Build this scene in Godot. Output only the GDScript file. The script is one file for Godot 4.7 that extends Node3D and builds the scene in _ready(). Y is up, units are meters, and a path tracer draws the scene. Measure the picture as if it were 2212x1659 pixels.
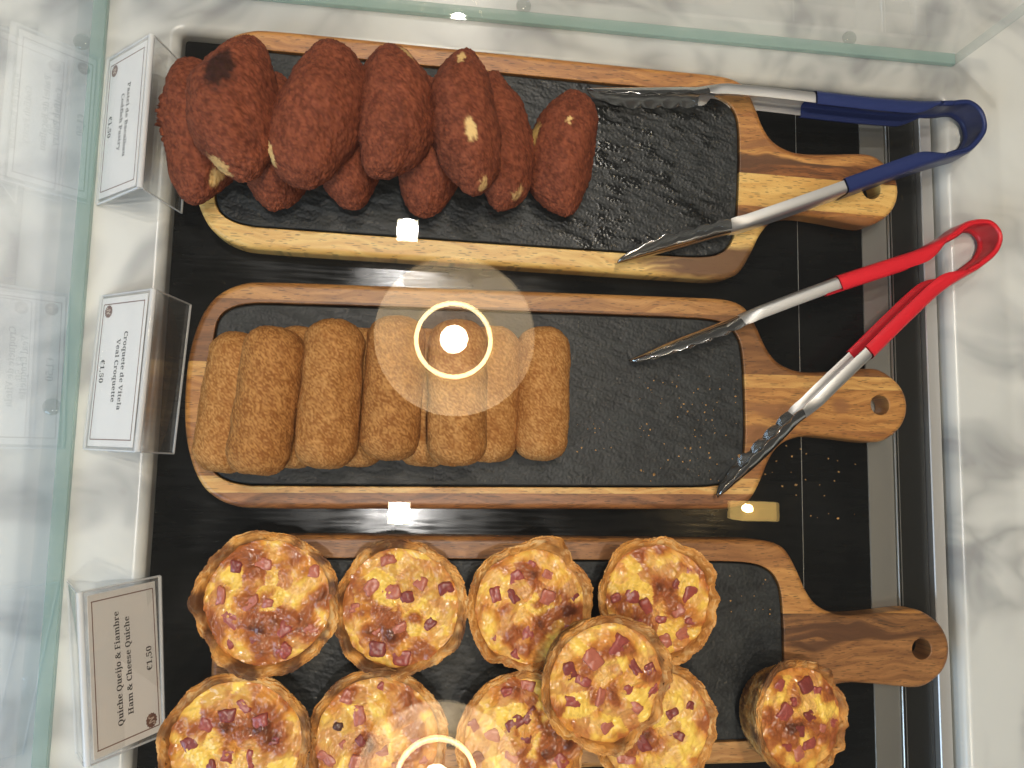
extends Node3D

# ---------------------------------------------------------------- camera model
const FOCAL := 1779.0                      # focal length in pixels of a 2212 x 1659 picture
const EYE := Vector3(0, 0.51, 0)           # camera height above the black plate
const AX := Vector3(0.99023346, 0.13786153, -0.02078196)     # picture right, in world axes
const AUP := Vector3(-0.03566071, 0.10635033, -0.99368905)   # picture up
const ABACK := Vector3(-0.13478133, 0.98472524, 0.11022789)  # towards the viewer
const PANE_Y := 0.165                      # underside height of the horizontal glass
const MARBLE_Y := 0.010
const WOOD_TOP := 0.016

var used_names := {}
var M := {}

func ray(px: float, py: float) -> Vector3:
	return AX * (px - 1106.0) - AUP * (py - 829.5) - ABACK * FOCAL

func at(px: float, py: float, h: float) -> Vector3:
	var v := ray(px, py)
	return EYE + v * ((h - EYE.y) / v.y)

func mirrored(px: float, py: float, height: float) -> Vector3:
	# where a lamp at this height hangs, read from its mirror image in the horizontal glass
	var v := ray(px, py)
	var k := (EYE.y - PANE_Y + height - PANE_Y) / absf(v.y)
	return Vector3(v.x * k, height, v.z * k)

# ---------------------------------------------------------------- bookkeeping
func numbered(called: String) -> String:
	var n: int = used_names.get(called, 0)
	used_names[called] = n + 1
	return called if n == 0 else "%s_%03d" % [called, n]

func tag(o: Node3D, label: String, category: String, group := "") -> void:
	o.set_meta("label", label)
	o.set_meta("category", category)
	if group != "":
		o.set_meta("group", group)

func thing(called: String, label: String, category: String, group := "") -> Node3D:
	var o := Node3D.new()
	o.name = numbered(called)
	add_child(o)
	tag(o, label, category, group)
	return o

func part(called: String, mesh: Mesh, mat: Material, parent: Node3D) -> MeshInstance3D:
	var o := MeshInstance3D.new()
	o.name = numbered(called) if parent == self else called
	o.mesh = mesh
	if mat:
		o.material_override = mat
	parent.add_child(o, true)
	return o

func structure(called: String, mesh: Mesh, mat: Material) -> MeshInstance3D:
	var o := part(called, mesh, mat, self)
	o.set_meta("kind", "structure")
	return o

# ---------------------------------------------------------------- maths helpers
func fnoise(seed_: int, freq: float, octaves := 1, kind := FastNoiseLite.TYPE_SIMPLEX_SMOOTH) -> FastNoiseLite:
	var n := FastNoiseLite.new()
	n.seed = seed_
	n.noise_type = kind
	n.frequency = freq
	n.fractal_type = FastNoiseLite.FRACTAL_FBM if octaves > 1 else FastNoiseLite.FRACTAL_NONE
	n.fractal_octaves = octaves
	return n

func srgb(r: float, g: float, b: float) -> Color:
	return Color(r / 255.0, g / 255.0, b / 255.0)

func lin(r: float, g: float, b: float) -> Color:
	return srgb(r, g, b).srgb_to_linear()

func smooth(a: float, b: float, x: float) -> float:
	return smoothstep(a, b, x)

func catmull(pts: Array, sub: int) -> Array:
	var out := []
	for i in pts.size() - 1:
		var p0 = pts[maxi(i - 1, 0)]
		var p1 = pts[i]
		var p2 = pts[i + 1]
		var p3 = pts[mini(i + 2, pts.size() - 1)]
		for k in sub:
			var t := float(k) / sub
			out.append(0.5 * (2.0 * p1 + (p2 - p0) * t + (2.0 * p0 - 5.0 * p1 + 4.0 * p2 - p3) * t * t + (3.0 * p1 - p0 - 3.0 * p2 + p3) * t * t * t))
	out.append(pts[pts.size() - 1])
	return out

func grid_mesh(v: PackedVector3Array, c: PackedColorArray, nu: int, nv: int, wrap_v: bool) -> ArrayMesh:
	# rows of nv vertices; wrap_v joins the last column to the first; smooth normals from the faces
	var idx := PackedInt32Array()
	var cols := nv if wrap_v else nv - 1
	for i in nu - 1:
		for j in cols:
			var a := i * nv + j
			var b := i * nv + (j + 1) % nv
			var d := a + nv
			var e := b + nv
			idx.append_array(PackedInt32Array([a, d, b, b, d, e]))
	return smooth_mesh(v, c, idx)

func smooth_mesh(v: PackedVector3Array, c: PackedColorArray, idx: PackedInt32Array, uv := PackedVector2Array()) -> ArrayMesh:
	var n := PackedVector3Array()
	n.resize(v.size())
	for t in range(0, idx.size(), 3):
		var a := idx[t]
		var b := idx[t + 1]
		var d := idx[t + 2]
		var f := (v[d] - v[a]).cross(v[b] - v[a])
		n[a] += f
		n[b] += f
		n[d] += f
	for i in n.size():
		n[i] = n[i].normalized() if n[i].length_squared() > 1e-24 else Vector3.UP
	var arr := []
	arr.resize(Mesh.ARRAY_MAX)
	arr[Mesh.ARRAY_VERTEX] = v
	arr[Mesh.ARRAY_NORMAL] = n
	arr[Mesh.ARRAY_INDEX] = idx
	if c.size():
		arr[Mesh.ARRAY_COLOR] = c
	if uv.size():
		arr[Mesh.ARRAY_TEX_UV] = uv
	var m := ArrayMesh.new()
	m.add_surface_from_arrays(Mesh.PRIMITIVE_TRIANGLES, arr)
	return m

func box_mesh(size: Vector3, bevel := 0.0) -> ArrayMesh:
	# a box round the origin with chamfered edges
	if bevel <= 0.0:
		bevel = minf(size.x, minf(size.y, size.z)) * 0.08
	var st := SurfaceTool.new()
	st.begin(Mesh.PRIMITIVE_TRIANGLES)
	var h := size * 0.5
	var pts := {}
	for ax in 3:
		for s in [-1, 1]:
			var n := Vector3.ZERO
			n[ax] = s
			var u := (ax + 1) % 3
			var w := (ax + 2) % 3
			var q := []
			for k in [[-1, -1], [1, -1], [1, 1], [-1, 1]]:
				var p := Vector3.ZERO
				p[ax] = s * h[ax]
				p[u] = k[0] * (h[u] - bevel)
				p[w] = k[1] * (h[w] - bevel)
				q.append(p)
				pts["%d%d%d%d" % [ax, s, k[0], k[1]]] = p
			poly(st, q, n)
	# edges
	for ax in 3:
		var u := (ax + 1) % 3
		var w := (ax + 2) % 3
		for a in [-1, 1]:
			for b in [-1, 1]:
				var q := []
				for e in [-1, 1]:
					var p := Vector3.ZERO
					p[ax] = e * (h[ax] - bevel)
					p[u] = a * h[u]
					p[w] = b * (h[w] - bevel)
					q.append(p)
				for e in [1, -1]:
					var p := Vector3.ZERO
					p[ax] = e * (h[ax] - bevel)
					p[u] = a * (h[u] - bevel)
					p[w] = b * h[w]
					q.append(p)
				var n := Vector3.ZERO
				n[u] = a
				n[w] = b
				poly(st, q, n.normalized())
	for a in [-1, 1]:
		for b in [-1, 1]:
			for c in [-1, 1]:
				var s := Vector3(a, b, c)
				var q := []
				for ax in 3:
					var p := s * (h - Vector3.ONE * bevel)
					p[ax] = s[ax] * h[ax]
					q.append(p)
				poly(st, q, s.normalized())
	return st.commit()

func poly(st: SurfaceTool, q: Array, n: Vector3) -> void:
	# a flat convex face seen from the side n points to
	var f: Vector3 = (q[2] - q[0]).cross(q[1] - q[0])
	if f.dot(n) < 0:
		q.reverse()
	for i in range(1, q.size() - 1):
		for k in [0, i, i + 1]:
			st.set_normal(n)
			st.set_uv(Vector2(q[k].x, q[k].z))
			st.add_vertex(q[k])

func offset_loop(loop: Array, d: float) -> Array:
	# moves a counter-clockwise loop (x right, y up) inwards by d; a negative d grows it
	var out := []
	var n := loop.size()
	for i in n:
		var a: Vector2 = loop[(i - 1 + n) % n]
		var b: Vector2 = loop[i]
		var c: Vector2 = loop[(i + 1) % n]
		var t1 := (b - a).normalized()
		var t2 := (c - b).normalized()
		var nn := Vector2(-t1.y - t2.y, t1.x + t2.x)
		nn = nn.normalized() if nn.length() > 1e-6 else Vector2(-t1.y, t1.x)
		out.append(b + nn * d / maxf(0.5, nn.dot(Vector2(-t1.y, t1.x))))
	return out

func area2(loop: Array) -> float:
	var s := 0.0
	for i in loop.size():
		s += (loop[i] as Vector2).cross(loop[(i + 1) % loop.size()])
	return s

func resampled(loop: Array, step: float) -> Array:
	var out := []
	for i in loop.size():
		var a: Vector2 = loop[i]
		var b: Vector2 = loop[(i + 1) % loop.size()]
		var n := maxi(1, ceili(a.distance_to(b) / step))
		for k in n:
			out.append(a.lerp(b, float(k) / n))
	return out

func slab(outline: Array, holes: Array, y0: float, y1: float, bevel: float, hole_bevel: float, uv_of: Callable, step := 0.004, split := 0.0) -> ArrayMesh:
	# a plate with rounded top edges; outline and holes are loops of Vector2(x, z)
	var st := SurfaceTool.new()
	st.begin(Mesh.PRIMITIVE_TRIANGLES)
	var loops := []
	outline = resampled(outline, step)
	if area2(outline) < 0:
		outline.reverse()
	loops.append([outline, bevel, 1.0])
	for given in holes:
		var hl := resampled(given, step)
		if area2(hl) < 0:
			hl.reverse()
		loops.append([hl, hole_bevel, -1.0])
	var tops := []
	for L in loops:
		var loop: Array = L[0]
		var r: float = L[1]
		var sgn: float = L[2]
		var rings := []
		var norms := []
		var outward := []
		var o1 := offset_loop(loop, -0.001)
		for i in loop.size():
			outward.append((o1[i] - loop[i]).normalized() * sgn)
		for k in 6:
			var a := PI / 2 * k / 5.0
			rings.append([offset_loop(loop, r * (1.0 - sin(a)) * sgn), y1 - r * (1.0 - cos(a))])
			norms.append([sin(a), cos(a)])
		rings.append([loop, y0])
		norms.append([1.0, 0.0])
		tops.append(rings[0][0])
		for k in rings.size() - 1:
			for i in loop.size():
				var j := (i + 1) % loop.size()
				var q := []
				for e in [[k, i], [k, j], [k + 1, j], [k + 1, i]]:
					var p: Vector2 = rings[e[0]][0][e[1]]
					var nrm := Vector3(outward[e[1]].x * norms[e[0]][0], norms[e[0]][1], outward[e[1]].y * norms[e[0]][0])
					if k == rings.size() - 2:
						nrm = Vector3(outward[e[1]].x, 0, outward[e[1]].y)
					q.append([Vector3(p.x, rings[e[0]][1], p.y), nrm, uv_of.call(p)])
				var f: Vector3 = (q[2][0] - q[0][0]).cross(q[1][0] - q[0][0])
				var order := [0, 1, 2, 0, 2, 3] if f.dot(q[0][1] + q[2][1]) > 0 else [0, 2, 1, 0, 3, 2]
				for o in order:
					st.set_normal(q[o][1])
					st.set_uv(q[o][2])
					st.add_vertex(q[o][0])
	# flat top and underside, cut in two along z = split so that no piece has a hole
	var pieces := []
	for half in [[split - 5.0, split], [split, split + 5.0]]:
		var rect := PackedVector2Array([Vector2(-5000, half[0] * 1000), Vector2(5000, half[0] * 1000), Vector2(5000, half[1] * 1000), Vector2(-5000, half[1] * 1000)])
		var found := Geometry2D.intersect_polygons(PackedVector2Array(tops[0].map(func(p): return p * 1000.0)), rect)
		for k in range(1, tops.size()):
			var next: Array[PackedVector2Array] = []
			for f in found:
				next.append_array(Geometry2D.clip_polygons(f, PackedVector2Array(tops[k].map(func(p): return p * 1000.0))))
			found = next
		for f in found:
			if f.size() > 2:
				pieces.append(f)
	var face := PackedVector2Array()
	var tri := PackedInt32Array()
	for f in pieces:
		var t3 := Geometry2D.triangulate_polygon(f)
		if t3.is_empty():
			push_error("slab top not triangulated")
		for k in t3:
			tri.append(face.size() + k)
		for p in f:
			face.append(p / 1000.0)
	for y in [[y1, Vector3.UP], [y0, Vector3.DOWN]]:
		for t in range(0, tri.size(), 3):
			var q := []
			for k in 3:
				q.append(Vector3(face[tri[t + k]].x, y[0], face[tri[t + k]].y))
			var f: Vector3 = (q[2] - q[0]).cross(q[1] - q[0])
			if f.dot(y[1]) < 0:
				q.reverse()
			for p in q:
				st.set_normal(y[1])
				st.set_uv(uv_of.call(Vector2(p.x, p.z)))
				st.add_vertex(p)
	st.generate_tangents()
	return st.commit()

func rounded_rect(x0: float, z0: float, x1: float, z1: float, r: float, n := 6) -> Array:
	var out := []
	for c in [[x1 - r, z1 - r, 0.0], [x0 + r, z1 - r, PI / 2], [x0 + r, z0 + r, PI], [x1 - r, z0 + r, 3 * PI / 2]]:
		for k in n + 1:
			var a: float = c[2] + PI / 2 * k / n
			out.append(Vector2(c[0] + cos(a) * r, c[1] + sin(a) * r))
	return out

func circle_loop(c: Vector2, r: float, n := 28) -> Array:
	var out := []
	for k in n:
		out.append(c + Vector2(cos(TAU * k / n), sin(TAU * k / n)) * r)
	return out

func lathe(profile: Array, n := 48) -> ArrayMesh:
	# profile of Vector2(radius, y)
	var v := PackedVector3Array()
	for p in profile:
		for j in n:
			var a := TAU * j / n
			v.append(Vector3(cos(a) * p.x, p.y, sin(a) * p.x))
	return grid_mesh(v, PackedColorArray(), profile.size(), n, true)

func image_of(w: int, h: int, pixel: Callable) -> ImageTexture:
	var data := PackedByteArray()
	data.resize(w * h * 3)
	var k := 0
	for y in h:
		for x in w:
			var c: Color = pixel.call(x, y)
			data[k] = clampi(int(c.r * 255.0), 0, 255)
			data[k + 1] = clampi(int(c.g * 255.0), 0, 255)
			data[k + 2] = clampi(int(c.b * 255.0), 0, 255)
			k += 3
	return ImageTexture.create_from_image(Image.create_from_data(w, h, false, Image.FORMAT_RGB8, data))

func plain(color: Color, rough: float, metal := 0.0) -> StandardMaterial3D:
	var m := StandardMaterial3D.new()
	m.albedo_color = color
	m.roughness = rough
	m.metallic = metal
	return m

func pane_material(tint: Color, alpha: float) -> StandardMaterial3D:
	var m := plain(Color(tint.r, tint.g, tint.b, alpha), 0.0)
	m.transparency = BaseMaterial3D.TRANSPARENCY_ALPHA
	return m

func glow(color: Color, energy: float) -> StandardMaterial3D:
	var m := plain(color, 0.6)
	m.emission_enabled = true
	m.emission = color
	m.emission_energy_multiplier = energy
	return m

func crust(rough: float) -> StandardMaterial3D:
	var m := plain(Color.WHITE, rough)
	m.vertex_color_use_as_albedo = true
	m.metallic_specular = 0.28
	return m

# ---------------------------------------------------------------- materials
func make_materials() -> void:
	M.marble = marble_material()
	M.black = black_material()
	M.steel = plain(srgb(222, 220, 212), 0.32, 1.0)
	M.dull_steel = plain(srgb(172, 170, 162), 0.40, 1.0)
	M.polished = plain(srgb(210, 208, 203), 0.16, 1.0)
	M.brushed = plain(srgb(232, 230, 225), 0.45, 1.0)
	M.channel = plain(srgb(26, 26, 23), 0.35)
	M.glass = pane_material(srgb(190, 215, 200), 0.0)
	M.side_glass = pane_material(srgb(205, 225, 216), 0.004)
	M.glass_edge = pane_material(srgb(176, 208, 194), 0.45)
	M.thin_edge = pane_material(srgb(176, 208, 194), 0.16)
	M.bumper = pane_material(srgb(165, 178, 168), 0.14)
	M.acrylic = pane_material(srgb(225, 225, 220), 0.05)
	M.acrylic_edge = pane_material(srgb(235, 235, 232), 0.6)
	M.card = plain(srgb(238, 234, 227), 0.75)
	M.card_border = plain(srgb(120, 82, 66), 0.7)
	M.ink = plain(srgb(28, 25, 24), 0.7)
	M.emblem = plain(srgb(112, 70, 52), 0.7)
	M.emblem_light = plain(srgb(205, 180, 160), 0.7)
	M.blue_grip = plain(srgb(37, 49, 95), 0.35)
	M.red_grip = plain(srgb(214, 36, 46), 0.3)
	M.croquette = crust(0.75)
	M.pastel = crust(0.8)
	M.pastry = crust(0.55)
	M.filling = crust(0.33)
	M.filling.clearcoat_enabled = true
	M.filling.clearcoat = 0.6
	M.filling.clearcoat_roughness = 0.12
	for k in 4:
		var h := plain([srgb(156, 76, 66), srgb(132, 62, 55), srgb(180, 104, 82), srgb(84, 54, 44)][k], 0.32)
		M["ham%d" % k] = h
	M.crumb = plain(srgb(186, 140, 82), 0.8)

func marble_material() -> StandardMaterial3D:
	var n1 := fnoise(11, 0.014, 4)
	var n2 := fnoise(12, 0.006, 3)
	var n3 := fnoise(13, 0.02, 3)
	var n4 := fnoise(14, 0.09, 2)
	var m := StandardMaterial3D.new()
	m.albedo_texture = image_of(1024, 1024, func(x, y):
		var wx: float = x + 40.0 * n2.get_noise_2d(x, y + 300)
		var wy: float = y + 40.0 * n2.get_noise_2d(x + 700, y)
		var cloud: float = smooth(-0.1, 0.65, n1.get_noise_2d(wx, wy))
		var vein: float = pow(1.0 - absf(n3.get_noise_2d(wx * 0.7, wy)), 3.5) * smooth(-0.1, 0.5, n2.get_noise_2d(x * 1.3, y * 1.3 + 90))
		var spot: float = smooth(0.35, 0.7, n4.get_noise_2d(wx, wy)) * 0.35
		var c := srgb(208, 208, 200)
		c = c.lerp(srgb(150, 151, 149), cloud * 0.9)
		c = c.lerp(srgb(138, 137, 134), clampf(vein * 0.5 + spot * cloud, 0, 1))
		return c)
	m.roughness = 0.26
	m.uv1_scale = Vector3(1, 1, 1)
	return m

func black_material() -> StandardMaterial3D:
	var a := fnoise(21, 0.012, 4)
	var b := fnoise(22, 0.25, 2)
	var m := StandardMaterial3D.new()
	m.albedo_texture = image_of(512, 512, func(x, y):
		var v: float = 0.085 + 0.025 * a.get_noise_2d(x, y) + 0.012 * b.get_noise_2d(x * 0.1, y)
		return Color(v, v * 1.01, v * 0.96))
	var r1 := fnoise(23, 0.02, 3)
	m.roughness_texture = image_of(512, 512, func(x, y):
		var v: float = 0.16 + 0.10 * r1.get_noise_2d(x, y) + 0.08 * b.get_noise_2d(x * 0.08, y * 2.0)
		return Color(v, v, v))
	m.roughness = 1.0
	m.metallic_specular = 0.35
	m.heightmap_enabled = true
	m.heightmap_scale = 0.006
	m.heightmap_texture = image_of(512, 512, func(x, y):
		var v: float = 0.5 + 0.3 * b.get_noise_2d(x * 0.05, y * 1.5) + 0.2 * a.get_noise_2d(x * 2.0, y * 2.0)
		return Color(v, v, v))
	return m

func slate_material(seed_: int, wet: float) -> StandardMaterial3D:
	var a := fnoise(seed_, 0.016, 4)
	var b := fnoise(seed_ + 1, 0.05, 4)
	var c := fnoise(seed_ + 2, 0.2, 2)
	var m := StandardMaterial3D.new()
	# pixels are half a millimetre; the splitting grain runs on a slant
	m.albedo_texture = image_of(660, 220, func(x, y):
		var g: float = b.get_noise_2d(x * 0.35 + y * 0.5, y * 1.4 - x * 0.45)
		var v: float = 0.15 + 0.035 * a.get_noise_2d(x, y) + 0.05 * g + 0.02 * c.get_noise_2d(x, y)
		var w: float = wet * smooth(0.0, 0.45, g + 0.5 * a.get_noise_2d(x + 90, y)) * smooth(330, 470, x) * (1.0 - smooth(600, 660, x))
		v *= 1.0 - 0.45 * w
		return Color(v, v * 1.03, v * 0.98))
	m.roughness_texture = image_of(660, 220, func(x, y):
		var g: float = b.get_noise_2d(x * 0.35 + y * 0.5, y * 1.4 - x * 0.45)
		var w: float = wet * smooth(-0.1, 0.4, g + 0.5 * a.get_noise_2d(x + 90, y)) * smooth(330, 470, x) * (1.0 - smooth(600, 660, x))
		var v: float = 0.50 + 0.15 * g - 0.32 * w
		return Color(v, v, v))
	m.roughness = 1.0
	m.heightmap_enabled = true
	m.metallic_specular = 0.4
	m.heightmap_scale = 0.11 if wet > 0.5 else 0.075
	m.heightmap_texture = image_of(660, 220, func(x, y):
		var g: float = b.get_noise_2d(x * 0.35 + y * 0.5, y * 1.4 - x * 0.45)
		var v: float = 0.5 + 0.35 * g + 0.14 * c.get_noise_2d(x, y) + 0.2 * a.get_noise_2d(x, y)
		return Color(v, v, v))
	return m

func wood_material(seed_: int, staves: Array, blotch: Array) -> StandardMaterial3D:
	# staves: [far edge in board widths 0..1, light colour, dark colour]; grain runs along the board
	var warp := fnoise(seed_, 0.008, 3)
	var fine := fnoise(seed_ + 1, 0.5, 2)
	var band := fnoise(seed_ + 2, 0.05, 3)
	var pore := fnoise(seed_ + 3, 0.35, 1)
	var m := StandardMaterial3D.new()
	m.albedo_texture = image_of(1150, 350, func(x, y):
		var v: float = y / 350.0
		var s := 0
		while s < staves.size() - 1 and v > staves[s][0]:
			s += 1
		var yy: float = y + 16.0 * warp.get_noise_2d(x * 0.7, y + s * 500)
		var g: float = band.get_noise_2d(x * 0.12 + s * 300, yy * 1.6)
		var f: float = fine.get_noise_2d(x * 0.03 + s * 80, yy)
		var p: float = smooth(0.5, 0.85, pore.get_noise_2d(x * 0.14, y * 2.2 + s * 70))
		var c: Color = (staves[s][1] as Color).lerp(staves[s][2], clampf(0.46 + 0.95 * g + 0.36 * f, 0, 1))
		c = Color(pow(c.r, 1.02), pow(c.g, 1.07), pow(c.b, 1.14)).darkened(0.4 * p)
		for b in blotch:   # dark heartwood streaks: [x, y, length, height, colour]
			var d: float = pow((x - b[0]) / float(b[2]), 2.0) + pow((yy - b[1]) / float(b[3]), 2.0)
			if d < 1.6:
				c = c.lerp(b[4], clampf(1.4 - d + 0.5 * g, 0, 1) * 0.85)
		return c)
	m.roughness = 0.42
	m.heightmap_enabled = true
	m.heightmap_scale = 0.012
	m.heightmap_texture = image_of(575, 175, func(x, y):
		var v: float = 0.6 + 0.3 * fine.get_noise_2d(x * 0.06, y * 2.0) - 0.3 * smooth(0.4, 0.75, pore.get_noise_2d(x * 0.2, y * 3.0))
		return Color(v, v, v))
	return m

# ---------------------------------------------------------------- boards
const HALF := [[0.0, 0.0], [0.0003, 0.012], [0.0015, 0.024], [0.0040, 0.0355], [0.0087, 0.0480], [0.0160, 0.0579], [0.0289, 0.0648], [0.0480, 0.0667], [0.1200, 0.0669], [0.2200, 0.0669], [0.3000, 0.0669], [0.3260, 0.0666], [0.3387, 0.0635], [0.3448, 0.0577], [0.3507, 0.0467], [0.3557, 0.0358], [0.3627, 0.0270], [0.3732, 0.0220], [0.3844, 0.0206], [0.4026, 0.0218], [0.4242, 0.0240], [0.4348, 0.0226], [0.4452, 0.0155], [0.4502, 0.0075], [0.4516, 0.0]]
const SLATE := [[0.0147, 0.0], [0.0147, 0.020], [0.0149, 0.031], [0.0166, 0.0420], [0.0222, 0.0490], [0.0346, 0.0530], [0.0600, 0.0537], [0.1887, 0.0538], [0.2900, 0.0536], [0.3180, 0.0526], [0.3300, 0.0488], [0.3360, 0.0420], [0.3386, 0.0320], [0.3396, 0.0145], [0.3397, 0.0]]

func outline_of(half: Array) -> Array:
	var pts := []
	for h in half:
		pts.append(Vector2(h[0], -h[1]))
	var dense := catmull(pts, 4)
	var out := dense.duplicate()
	for i in range(dense.size() - 2, 0, -1):
		out.append(Vector2(dense[i].x, -dense[i].y))
	return out

func board(xf: Transform3D, wood: Material, slate_mat: Material, label: String) -> Node3D:
	var t := thing("serving_board", label, "serving board", "wooden paddle boards with slate insets")
	t.transform = xf
	var uv_w := func(p: Vector2) -> Vector2: return Vector2(p.x / 0.46, p.y / 0.14 + 0.5)
	var uv_s := func(p: Vector2) -> Vector2: return Vector2(p.x / 0.33 - 0.04, p.y / 0.11 + 0.5)
	var s := outline_of(SLATE)
	part("wood_frame", slab(outline_of(HALF), [s, circle_loop(Vector2(0.4315, 0), 0.0064)], 0.0, WOOD_TOP, 0.004, 0.0007, uv_w), wood, t)
	part("slate_inset", slab(offset_loop(s if area2(s) > 0 else s, 0.0008), [], 0.002, WOOD_TOP - 0.0008, 0.0012, 0.0, uv_s), slate_mat, t)
	return t

# ---------------------------------------------------------------- food
func croquette(where: Vector3, turn: float, lean: float, length: float, r: float, seed_: int, tone: float, label: String) -> void:
	var lump := fnoise(seed_, 45.0, 2)
	var mid := fnoise(seed_ + 1, 220.0, 2)
	var crumb := fnoise(seed_ + 2, 950.0, 2)
	var patch := fnoise(seed_ + 3, 105.0, 3)   # small fried mottles
	var nu := 118
	var nv := 116
	var prof := []
	var rc := 0.0125
	var hl := length / 2
	# rounded profile from one end to the other, by arc length
	var segs := [[r - rc, 0], [rc * PI / 2, 1], [length - 2 * rc, 2], [rc * PI / 2, 3], [r - rc, 4]]
	var total := 0.0
	for s in segs:
		total += s[0]
	for i in nu:
		var d := total * i / (nu - 1)
		var p := Vector2.ZERO
		for s in segs:
			if d <= s[0] + 1e-9 or s[1] == 4:
				var f: float = d / s[0]
				match s[1]:
					0: p = Vector2(f * (r - rc), -hl)
					1: p = Vector2(r - rc + rc * sin(f * PI / 2), -hl + rc - rc * cos(f * PI / 2))
					2: p = Vector2(r, -hl + rc + d)
					3: p = Vector2(r - rc + rc * cos(f * PI / 2), hl - rc + rc * sin(f * PI / 2))
					4: p = Vector2((1.0 - minf(f, 1.0)) * (r - rc), hl)
				break
			d -= s[0]
		prof.append(p)
	var v := PackedVector3Array()
	var c := PackedColorArray()
	var pale := lin(200, 150, 90).lerp(lin(184, 130, 72), tone)   # tone: how long this one was fried
	var toasted := lin(148, 94, 44).lerp(lin(124, 74, 31), tone)
	for i in nu:
		for j in nv:
			var a := TAU * j / nv
			var n := Vector3(cos(a), sin(a), 0)
			var p := Vector3(prof[i].x * cos(a), prof[i].x * sin(a) * 0.95, prof[i].y)
			var nrm := (n * minf(1.0, prof[i].x / r) + Vector3(0, 0, signf(p.z) * smooth(hl - rc * 1.2, hl, absf(p.z)))).normalized()
			var cr := crumb.get_noise_3dv(p)
			var md := mid.get_noise_3dv(p)
			var disp := 0.0010 * lump.get_noise_3dv(p) + 0.0003 * md + 0.00038 * cr
			p += nrm * disp
			p.y = maxf(p.y, -r * 0.86)
			v.append(p)
			# crumb by crumb, from toasted to pale: noise only, the same on every side
			var crumb_tone := 0.5 + 0.85 * crumb.get_noise_3dv(p + Vector3(0.31, 0.17, 0.23)) + 0.28 * patch.get_noise_3dv(p + Vector3(0.2, 0.4, 0.1))
			var col := toasted.lerp(pale, smooth(0.1, 1.1, crumb_tone))
			c.append(col)
	var o := part("croquette", grid_mesh(v, c, nu, nv, true), M.croquette, self)
	o.transform = Transform3D(Basis(Vector3.UP, turn) * Basis(Vector3.RIGHT, lean), where)
	tag(o, label, "croquette", "breaded croquettes on the slate")

func pastel(where: Vector3, turn: float, tilt: float, size: Vector3, seed_: int, spots: Array, label: String, ragged := false) -> void:
	# a codfish cake shaped between two spoons: three soft faces, drawn-out ends; spots: [direction, radius, colour, strength]
	var lump := fnoise(seed_, 32.0, 2)
	var mid := fnoise(seed_ + 1, 170.0, 3)
	var grain := fnoise(seed_ + 2, 520.0, 3)
	var fibre := fnoise(seed_ + 5, 260.0, 2)
	var patch := fnoise(seed_ + 3, 115.0, 3)   # small fried mottles
	var nu := 130
	var nv := 128
	var v := PackedVector3Array()
	var c := PackedColorArray()
	var crust_brown := lin(92, 46, 30)
	var crust_pale := lin(146, 80, 54)
	for i in nu:
		var t := float(i) / (nu - 1)
		var ang := PI * t
		var rad := pow(sin(ang), 1.12) * 1.09
		for j in nv:
			var a := TAU * j / nv
			var face := 1.0 + 0.055 * cos(3.0 * (a - PI / 2)) * sin(ang)
			var p := Vector3(cos(a) * rad * size.x * 0.5 * face, sin(a) * rad * size.y * 0.5 * face, -cos(ang) * size.z * 0.5)
			p.x += 0.09 * size.x * sin(ang * 2.0 + seed_)
			var n := Vector3(cos(a) * sin(ang), sin(a) * sin(ang), -cos(ang)).normalized()
			var md := mid.get_noise_3dv(p)
			var gr := grain.get_noise_3dv(p)
			p += n * (0.0022 * lump.get_noise_3dv(p) + 0.0007 * md + 0.0006 * gr + 0.0005 * pow(1.0 - absf(fibre.get_noise_3dv(p)), 6.0))
			if ragged:
				var near := smooth(0.5, 0.15, (n - Vector3(-0.98, 0.1, -0.15)).length())
				p += n * near * (0.0050 * maxf(0.0, gr + 0.1) + 0.0035 * maxf(0.0, md))
			v.append(p)
			# fried crust, fibre by fibre: noise only, the same on every side
			var fibre_tone := 0.5 + 0.6 * grain.get_noise_3dv(p + Vector3(0.2, 0.5, 0.1)) + 0.5 * mid.get_noise_3dv(p * 1.4 + Vector3(0.3, 0.1, 0.2)) + 0.35 * patch.get_noise_3dv(p)
			var col := crust_brown.lerp(crust_pale, smooth(-0.1, 1.3, fibre_tone))
			for s in spots:
				var d: float = (n - (s[0] as Vector3).normalized()).length() + 0.12 * md + 0.06 * gr
				col = col.lerp(s[2], smooth(s[1], s[1] * 0.55, d) * s[3])
			c.append(col)
	var o := part("codfish_cake", grid_mesh(v, c, nu, nv, true), M.pastel, self)
	o.transform = Transform3D(Basis(Vector3.UP, turn) * Basis(Vector3.RIGHT, tilt), where)
	tag(o, label, "codfish cake", "fried codfish cakes on the slate")

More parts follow.
